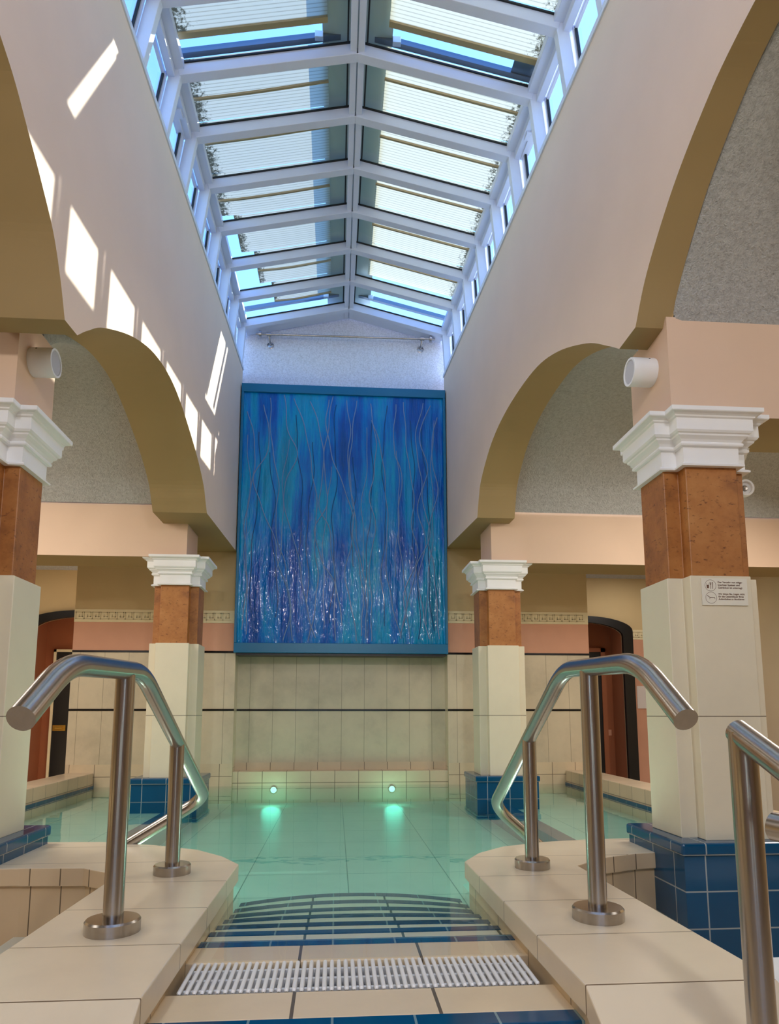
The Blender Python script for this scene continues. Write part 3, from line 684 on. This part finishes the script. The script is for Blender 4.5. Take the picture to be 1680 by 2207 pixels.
RS = random.Random(11)
for k in range(16):                                           # finer strands between the main ones
    u = 0.03 + 0.94 * k / 15 + RS.uniform(-.02, .02); v0 = RS.uniform(0.02, 0.3); v1 = RS.uniform(0.7, 0.99); pts = []; ph = RS.uniform(0, 6); fq = RS.uniform(4, 9); dr = RS.uniform(-.05, .05)
    for q in range(50):
        t_ = q / 49; v = v0 + (v1 - v0) * t_; uu = min(.99, max(.01, u + dr * t_ + 0.010 * math.sin(fq * v * 2 + ph) + 0.004 * math.sin(31 * v + ph)))
        x = xa + (xb - xa) * uu; z = zb - (zb - za) * v; pts.append((x, YF + 0.034 + relief(x, z), z))
    m = MB(); m.tube(pts, 0.0055, 6); m.build('strand', M['vein_blue' if k % 3 else 'vein'], t, True)

# steel rod on the gable
t = thing('hanging_rod', (0.09, 9.3, 6.12), 'thin steel rod on two round wall plates on the white gable', 'rod')
ra = Vector((-1.17, 9.24, 6.07)); rb = Vector((1.36, 9.24, 6.10))
MB().tube([ra, rb], 0.014, 14).build('rod', M['steel'], t, True)
for e, u in ((ra + Vector((0.06, 0, 0)), 1), (rb - Vector((0.06, 0, 0)), -1)):
    MB().lathe(e, (1, 0, 0), [(0.0, -0.016), (0.045, -0.016), (0.045, 0.016), (0, 0.016)], 24).build('stop_disc', M['steel'], t, True)
    f_ = e + Vector((0.12 * u, 0, 0))
    b = MB(); b.lathe(f_, (1, 0, 0), [(0.0, -0.03), (0.027, -0.03), (0.027, 0.03), (0, 0.03)], 20); b.tube([f_, f_ + Vector((0.01 * u, 0.06, -0.08)), f_ + Vector((0.015 * u, 0.12, -0.10))], 0.013, 12)
    b.lathe(f_ + Vector((0.015 * u, 0.12, -0.10)), (0, -1, 0), [(0.0, 0), (0.048, 0), (0.048, 0.006), (0.04, 0.009), (0, 0.01)], 28); b.build('wall_bracket', M['steel'], t, True)

# ------------------------------------------------------------------ skylight
RX, RZ = 0.128, 6.50; EZ = 6.17
EL = lambda y: -1.32 + 0.012 * (y - 9.2); ER = lambda y: 1.47 - 0.047 * (y - 9.2)
YR = [9.08 - 0.634 * i for i in range(20)]
t = thing('skylight_frame', (RX, 4.0, 6.2), 'white aluminium skylight frame with ridge and rafters above the pool', 'skylight')
b = MB(); b.box(RX - 0.062, -3.9, RZ - 0.10, RX - 0.006, 9.3, RZ + 0.02); b.box(RX + 0.006, -3.9, RZ - 0.10, RX + 0.062, 9.3, RZ + 0.02); b.box(RX - 0.01, -3.9, RZ - 0.07, RX + 0.01, 9.3, RZ + 0.02)
b.build('ridge_beam', M['alu'], t, bevel=0.004)
for side, E in ((-1, EL), (1, ER)):
    b = MB(); a = 9.3; c_ = -3.9
    for ex, ez, w_ in ((0.0, 0.0, 0.10), (0.055 * side, -0.075, 0.06)): b.bar((E(a) + ex, a, EZ + ez - 0.02), (E(c_) + ex, c_, EZ + ez - 0.02), w_, 0.07)
    b.build('eave_beam', M['alu'], t, bevel=0.003)
    Xw = XL if side < 0 else XR
    b = MB(); b.bar((Xw(a) + side * 0.14, a - 0.1, TOP + 0.02), (Xw(c_) + side * 0.14, c_, TOP + 0.02), 0.30, 0.05); b.build('sill', M['alu'], t, bevel=0.003)
    for y in YR:
        d_ = 0.11
        b = MB(); sg = [(RX, y, RZ - 0.06), (E(y), y, EZ - 0.06)]
        b.bar(sg[0], sg[1], 0.085, d_); b.build('rafter', M['alu'], t, bevel=0.004)
        b = MB(); b.bar((E(y) + side * 0.012, y, EZ - 0.0), (Xw(y) + side * 0.035, y, TOP + 0.03), 0.07, 0.10, up=(1, 0, 0)); b.build('mullion', M['alu'], t, bevel=0.004)
b = MB(); y = 9.26
b.bar((RX, y, RZ - 0.02), (EL(y), y, EZ - 0.02), 0.16, 0.11); b.bar((RX, y, RZ - 0.02), (ER(y), y, EZ - 0.02), 0.16, 0.11)
b.build('gable_rail', M['alu'], t, bevel=0.004)
b = MB(); b.box(RX - 0.30, -3.9, RZ + 0.045, RX + 0.30, 9.3, RZ + 0.075); b.build('ridge_flashing', M['flash'], t)

def slope_pt(side, y, u, dz):                                 # u = 0 at the ridge, 1 at the eave
    E = (EL if side < 0 else ER)(y); return Vector((RX + (E - RX) * u, y, RZ + (EZ - RZ) * u + dz))
wn = 0
VENT = {(-1, 5), (1, 5), (-1, 9), (1, 9)}
for side in (-1, 1):
    Xw = XL if side < 0 else XR; E = EL if side < 0 else ER
    for i in range(len(YR) - 1):
        y1, y0 = YR[i] - 0.0425, YR[i + 1] + 0.0425
        # roof pane with its gasket
        wn += 1; r = thing('window_%d' % wn, (0, (y0 + y1) / 2, 6.3), None, None, kind='structure')
        q = [slope_pt(side, y0, 0.05, 0), slope_pt(side, y1, 0.05, 0), slope_pt(side, y1, 0.985, 0), slope_pt(side, y0, 0.985, 0)]
        up = Vector((0, 0, 0.012)); b = MB(); b.hexa([p for p in q] + [p + up for p in q]); b.build('pane', M['glass'], r)
        b = MB()
        for yy in (y0 + 0.006, y1 - 0.006): b.bar(slope_pt(side, yy, 0.04, -0.006), slope_pt(side, yy, 0.985, -0.006), 0.014, 0.014)
        for u in (0.055, 0.975): b.bar(slope_pt(side, y0, u, -0.006), slope_pt(side, y1, u, -0.006), 0.014, 0.014)
        b.build('gasket', M['gasket'], r)
        # clerestory window below the eave
        wn += 1; r = thing('window_%d' % wn, (0, (y0 + y1) / 2, 5.8), None, None, kind='structure')
        def cp(y, v, dx): return Vector((Xw(y) + (E(y) - Xw(y)) * v + side * dx, y, TOP + 0.045 + (EZ - 0.10 - TOP - 0.045) * v))
        b = MB(); vent = (side, i) in VENT; fwid = 0.065 if vent else 0.026
        for yy in (y0 + fwid / 2 - 0.010, y1 - fwid / 2 + 0.010): b.bar(cp(yy, 0, 0.11), cp(yy, 1, 0.11), fwid + 0.012, 0.045, up=(1, 0, 0))
        for v in (0.03, 0.97): b.bar(cp(y0, v, 0.11), cp(y1, v, 0.11), fwid, 0.06)
        b.build('window_frame', M['alu'], r, bevel=0.003)
        q = [cp(y0 + 0.02, 0.02, 0.12), cp(y1 - 0.02, 0.02, 0.12), cp(y1 - 0.02, 0.98, 0.12), cp(y0 + 0.02, 0.98, 0.12)]; dx = Vector((side * 0.01, 0, 0))
        b = MB(); b.hexa(q + [p + dx for p in q]); b.build('pane', M['glass'], r)
        b = MB()
        for yy in (y0 + fwid + 0.008, y1 - fwid - 0.008): b.bar(cp(yy, 0.05, 0.105), cp(yy, 0.95, 0.105), 0.012, 0.02, up=(1, 0, 0))
        b.build('gasket', M['gasket'], r)
        if vent:
            b = MB(); c_ = cp((y0 + y1) / 2, 0.95, 0.06); b.box(c_.x - 0.02, c_.y - 0.05, c_.z - 0.02, c_.x + 0.02, c_.y + 0.05, c_.z + 0.012); b.build('handle', M['alu'], r, bevel=0.004)

# shading sheets above the glass, one per bay and side, each with its timber batten
ORD = ['first', 'second', 'third', 'fourth', 'fifth', 'sixth', 'seventh', 'eighth', 'ninth']
def sheet_panel(side, i):
    y1, y0 = YR[i] + 0.0, YR[i + 1]
    if side > 0 and i == 0: return
    u0, u1 = 0.17, (1.07 if side > 0 else 1.0); ya, yb = y0 + 0.004, y1 - 0.004; sag = 0.0
    if i == 6: yb = y1 - 0.185
    if side < 0:
        u1 = {0: 0.70, 1: 0.80, 2: 0.90}.get(i, 0.985); sag = {0: 0.10, 1: 0.08, 2: 0.05, 3: 0.03}.get(i, 0)
        if i == 0: yb = y1 - 0.22
    nx_, ny_ = 16, 8
    base = slope_pt(side, (y0 + y1) / 2, 0, 0.075)
    sd_ = 'left' if side < 0 else 'right'
    vis = i <= 7
    lab = ('translucent fluted shading sheet over the %s skylight slope, %s bay from the blue picture' % (sd_, ORD[i])) if vis else 'translucent fluted shading sheet above the viewer'
    r = thing('shading_sheet', (RX, (y0 + y1) / 2, 6.55), lab, 'shading sheet', 'shading sheets above the skylight')
    def P(u, y, dz):
        k = max(0, (u - 0.45) / 0.5); wob = sag * (k ** 2) + sag * 0.35 * math.sin(9 * y + 5 * u) * k
        return slope_pt(side, y, u, 0.075 + dz + wob * (0.4 if u < 0.9 else 0.6))
    b = MB(); g_ = [[P(u0 + (u1 - u0) * a / nx_, ya + (yb - ya) * c_ / ny_, 0) for a in range(nx_ + 1)] for c_ in range(ny_ + 1)]
    for dz in (0, 0.016):
        o = len(b.v)
        for row in g_: b.v += [tuple(p + Vector((0, 0, dz))) for p in row]
        if dz == 0:
            for c_ in range(ny_):
                for a in range(nx_): k = o + c_ * (nx_ + 1) + a; b.f.append([k, k + 1, k + nx_ + 2, k + nx_ + 1]); b.mi.append(0)
    b.v = b.v[:(nx_ + 1) * (ny_ + 1)]
    ob = b.build('sheet', M['sheet_left' if side < 0 else 'sheet_right'], r, True, angle=180)
    s_ = ob.modifiers.new('thickness', 'SOLIDIFY'); s_.thickness = 0.0; ob.modifiers.remove(s_)
    wide = 0.05 if i == 6 else 0.02
    yt = {6: yb - 0.03}.get(i, y0 + (0.30 if side > 0 else (0.36 if i % 2 else 0.22)))
    if i == 0: yt = yb - 0.01
    m = MB(); pts = [P(u0 + (u1 - u0) * a / 12, yt + (0.02 * math.sin(2.2 * a / 12) if side < 0 and i != 6 else 0), -0.012) for a in range(13)]
    for p, q in zip(pts, pts[1:]): m.bar(p, q, wide, 0.02)
    m.build('batten', M['wood'], r)
for side in (-1, 1):
    for i in range(len(YR) - 1): 
        if i < 14: sheet_panel(side, i)
# outer carrier bars seen through the gaps
for side, i, du in ((-1, 6, 0.03), (1, 6, 0.03), (-1, 0, 0.10), (1, 0, 0.10)):
    y = YR[i] - du
    lab = 'grey carrier bar outside the glass in the %s gap of the %s slope' % ('sheet' if i else 'farthest', 'left' if side < 0 else 'right')
    r = thing('carrier_bar', (RX, y, 6.5), lab, 'bar', 'carrier bars above the skylight')
    m = MB(); m.bar(slope_pt(side, y, 0.1, 0.10), slope_pt(side, y, 0.99, 0.10), 0.05, 0.05); m.build('bar', M['darkline'], r)
    m = MB(); p = slope_pt(side, y - 0.03, 0.22, 0.09); m.box(p.x - 0.035, p.y - 0.015, p.z - 0.03, p.x + 0.035, p.y + 0.03, p.z + 0.03); m.build('bracket', M['alu'], r, bevel=0.003)
    if side > 0 and i: m = MB(); q_ = [slope_pt(side, y - 0.17, 0.87, 0.085), slope_pt(side, y + 0.02, 0.87, 0.085), slope_pt(side, y + 0.02, 1.07, 0.085), slope_pt(side, y - 0.17, 1.07, 0.085)]; m.hexa(q_ + [p + Vector((0, 0, 0.01)) for p in q_]); m.build('sun_stop_plate', M['darkline'], r)  # plate added to close the gap and shorten the sun strip
i = 0; r = thing('timber_batten', (RX, YR[0] - 0.4, 6.5), 'loose timber batten outside the farthest right roof pane', 'batten')
m = MB(); m.bar(slope_pt(1, YR[0] - 0.46, 0.17, 0.08), slope_pt(1, YR[0] - 0.46, 0.98, 0.08), 0.035, 0.03); m.build('batten', M['wood'], r)

# ------------------------------------------------------------------ speakers
def speaker(s, c, x1, lab):
    x0 = c[0]; t = thing('speaker', c, lab, 'speaker', 'round white wall speakers'); R_ = 0.088; L = abs(x1 - x0); ax = (-s, 0, 0)
    b = MB(); b.lathe(c, ax, [(0.0, 0), (R_ * 0.97, 0), (R_, 0.008), (R_, L - 0.008), (R_ * 0.98, L), (R_ * 0.84, L), (R_ * 0.83, L - 0.008), (0, L - 0.008)], 48); b.build('housing', M['plastic'], t, True)
    b = MB(); b.lathe(Vector(c) + Vector(ax) * (L - 0.007), ax, [(0.0, 0), (R_ * 0.82, 0), (R_ * 0.80, 0.003), (0, 0.005)], 48); b.build('grille', M['grille'], t, True)
    b = MB(); v = Vector((0, -0.75, 0.66)).normalized(); b.lathe(Vector(c) + Vector(ax) * 0.045 + v * (R_ - 0.002), v, [(0, 0), (0.006, 0), (0.006, 0.003), (0, 0.003)], 12); b.build('screw', M['black'], t)
speaker(-1, (-1.86, 4.13, 2.90), -1.72, 'round white speaker on the pier above the left near column')
speaker(1, (1.95, 3.95, 2.89), 1.80, 'round white speaker on the pier above the right near column')
# small spotlight by the right near capital
t = thing('spotlight', (2.66, 4.14, 2.21), 'small white ring spotlight behind the right near capital', 'lamp')
b = MB(); b.lathe((2.70, 4.30, 2.27), (0, -1, 0), [(0.0, 0), (0.055, 0), (0.06, 0.02), (0.055, 0.05), (0.042, 0.05), (0.04, 0.03), (0, 0.025)], 28); b.build('housing', M['plastic'], t, True)
b = MB(); b.lathe((2.70, 4.272, 2.27), (0, -1, 0), [(0.0, 0), (0.022, 0), (0.015, 0.012), (0, 0.014)], 20); b.build('bulb', M['steel'], t, True)
b = MB(); b.tube([(2.70, 4.30, 2.27), (2.70, 4.33, 2.40), (2.70, 4.2, 2.53)], 0.012, 10); b.build('bracket', M['plastic'], t, True)

# ------------------------------------------------------------------ printed sign on the right near column
SX0, SX1, SZ0, SZ1, SY = 2.055, 2.325, 1.39, 1.545, 3.7255
t = thing('notice_sign', (2.19, SY, 1.47), 'cream printed notice with two round pictograms on the right near column', 'sign')
MB().box(SX0, SY - 0.003, SZ0, SX1, 3.7295, SZ1).build('board', M['signface'], t)
yy = SY - 0.0036
def pic_ring(cx, cz, r, name):
    b = MB(); n = 40; o = 0
    for k in range(n):
        a0, a1 = 2 * PI * k / n, 2 * PI * (k + 1) / n
        pt = lambda a, q: (cx + q * math.cos(a), yy, cz + q * math.sin(a))
        b.add([pt(a0, r), pt(a1, r), pt(a1, r - 0.0018), pt(a0, r - 0.0018)], [(0, 1, 2, 3)])
    return b
def flat(b, pts): b.add([(x, yy, z) for x, z in pts], [tuple(range(len(pts)))])
cx, cz = SX0 + 0.053, SZ1 - 0.042
b = pic_ring(cx, cz, 0.033, '')
flat(b, [(cx - .022, cz - .016), (cx - .010, cz - .016), (cx - .009, cz + .003), (cx - .023, cz + .003)]); flat(b, [(cx - .0235, cz + .003), (cx - .022, cz + .003), (cx - .0225, cz + .013), (cx - .024, cz + .013)]); flat(b, [(cx - .010, cz + .003), (cx - .0085, cz + .003), (cx - .008, cz + .013), (cx - .0095, cz + .013)])
flat(b, [(cx - .001, cz - .02), (cx + .002, cz - .02), (cx + .002, cz + .008), (cx - .001, cz + .008)])
for q in (-.0035, .0, .0035): flat(b, [(cx + q - .0003, cz + .008), (cx + q + .0015, cz + .008), (cx + q + .0015, cz + .02), (cx + q - .0003, cz + .02)])
flat(b, [(cx - .0038, cz + .006), (cx + .005, cz + .006), (cx + .005, cz + .010), (cx - .0038, cz + .010)])
flat(b, [(cx + .011, cz - .02), (cx + .014, cz - .02), (cx + .0145, cz + .02), (cx + .010, cz + .02)])
b.build('meal_pictogram', M['signink'], t)
cz2 = SZ0 + 0.043; b = pic_ring(cx, cz2, 0.033, '')
flat(b, [(cx - .024, cz2 + .012), (cx - .022, cz2 + .015), (cx - .006, cz2 + .002), (cx - .008, cz2 - .001)]); flat(b, [(cx - .008, cz2 - .001), (cx - .006, cz2 + .003), (cx + .022, cz2 + .002), (cx + .022, cz2 - .001)])
for q in (-.008, .019): flat(b, [(cx + q, cz2 - .001), (cx + q + .002, cz2 - .001), (cx + q - .001 + (.005 if q > 0 else 0), cz2 - .008), (cx + q - .003 + (.005 if q > 0 else 0), cz2 - .008)])
b.build('lounger_pictogram', M['signink'], t)
def lettering(name, body, x, z, size):
    cu = bpy.data.curves.new(name, 'FONT'); cu.body = body; cu.size = size; cu.space_line = 1.05; cu.extrude = 0.0002; cu.offset = 0.0003
    tmp = bpy.data.objects.new(name, cu); me = bpy.data.meshes.new_from_object(tmp); bpy.data.objects.remove(tmp)
    me.transform(Matrix.Translation(Vector((x, yy, z)) - Vector(BASE[t.name])) @ Matrix.Rotation(PI / 2, 4, 'X'))
    me.materials.append(M['signink']); o = bpy.data.objects.new(name, me); C.objects.link(o); o.parent = t
lettering('meal_text', 'Der Verzehr von mitge-\nbrachten Speisen und\nGetränken ist untersagt', SX0 + 0.096, SZ1 - 0.028, 0.0150)
lettering('lounger_text', 'Wir bitten Sie, Liegen nicht\nfür die Gesamtdauer Ihres\nAufenthaltes zu blockieren', SX0 + 0.096, SZ0 + 0.060, 0.0140)

# ------------------------------------------------------------------ white lounger at the right edge
t = thing('plastic_lounger', (2.1, 2.7, -0.87), 'white plastic lounger cut off at the lower right corner', 'lounger')
b = MB(); prof = [(1.66, -0.245), (1.72, -0.225), (1.95, -0.22), (2.4, -0.23), (3.0, -0.2), (3.0, -0.25), (2.4, -0.28), (1.95, -0.275), (1.72, -0.29), (1.66, -0.28)]
n = len(prof); b.v = [(x, 2.45, z) for x, z in prof] + [(x, 2.95, z) for x, z in prof]
b.f = [list(range(n)), list(range(2 * n - 1, n - 1, -1))] + [[i, (i + 1) % n, n + (i + 1) % n, n + i] for i in range(n)]; b.mi = [0] * len(b.f)
b.build('seat', M['plastic'], t, bevel=0.012)
for x in (1.80, 2.85):
    for y in (2.5, 2.9): MB().tube([(x, y, -0.27), (x, y, -0.87)], [0.025, 0.02], 12).build('leg', M['plastic'], t, True)
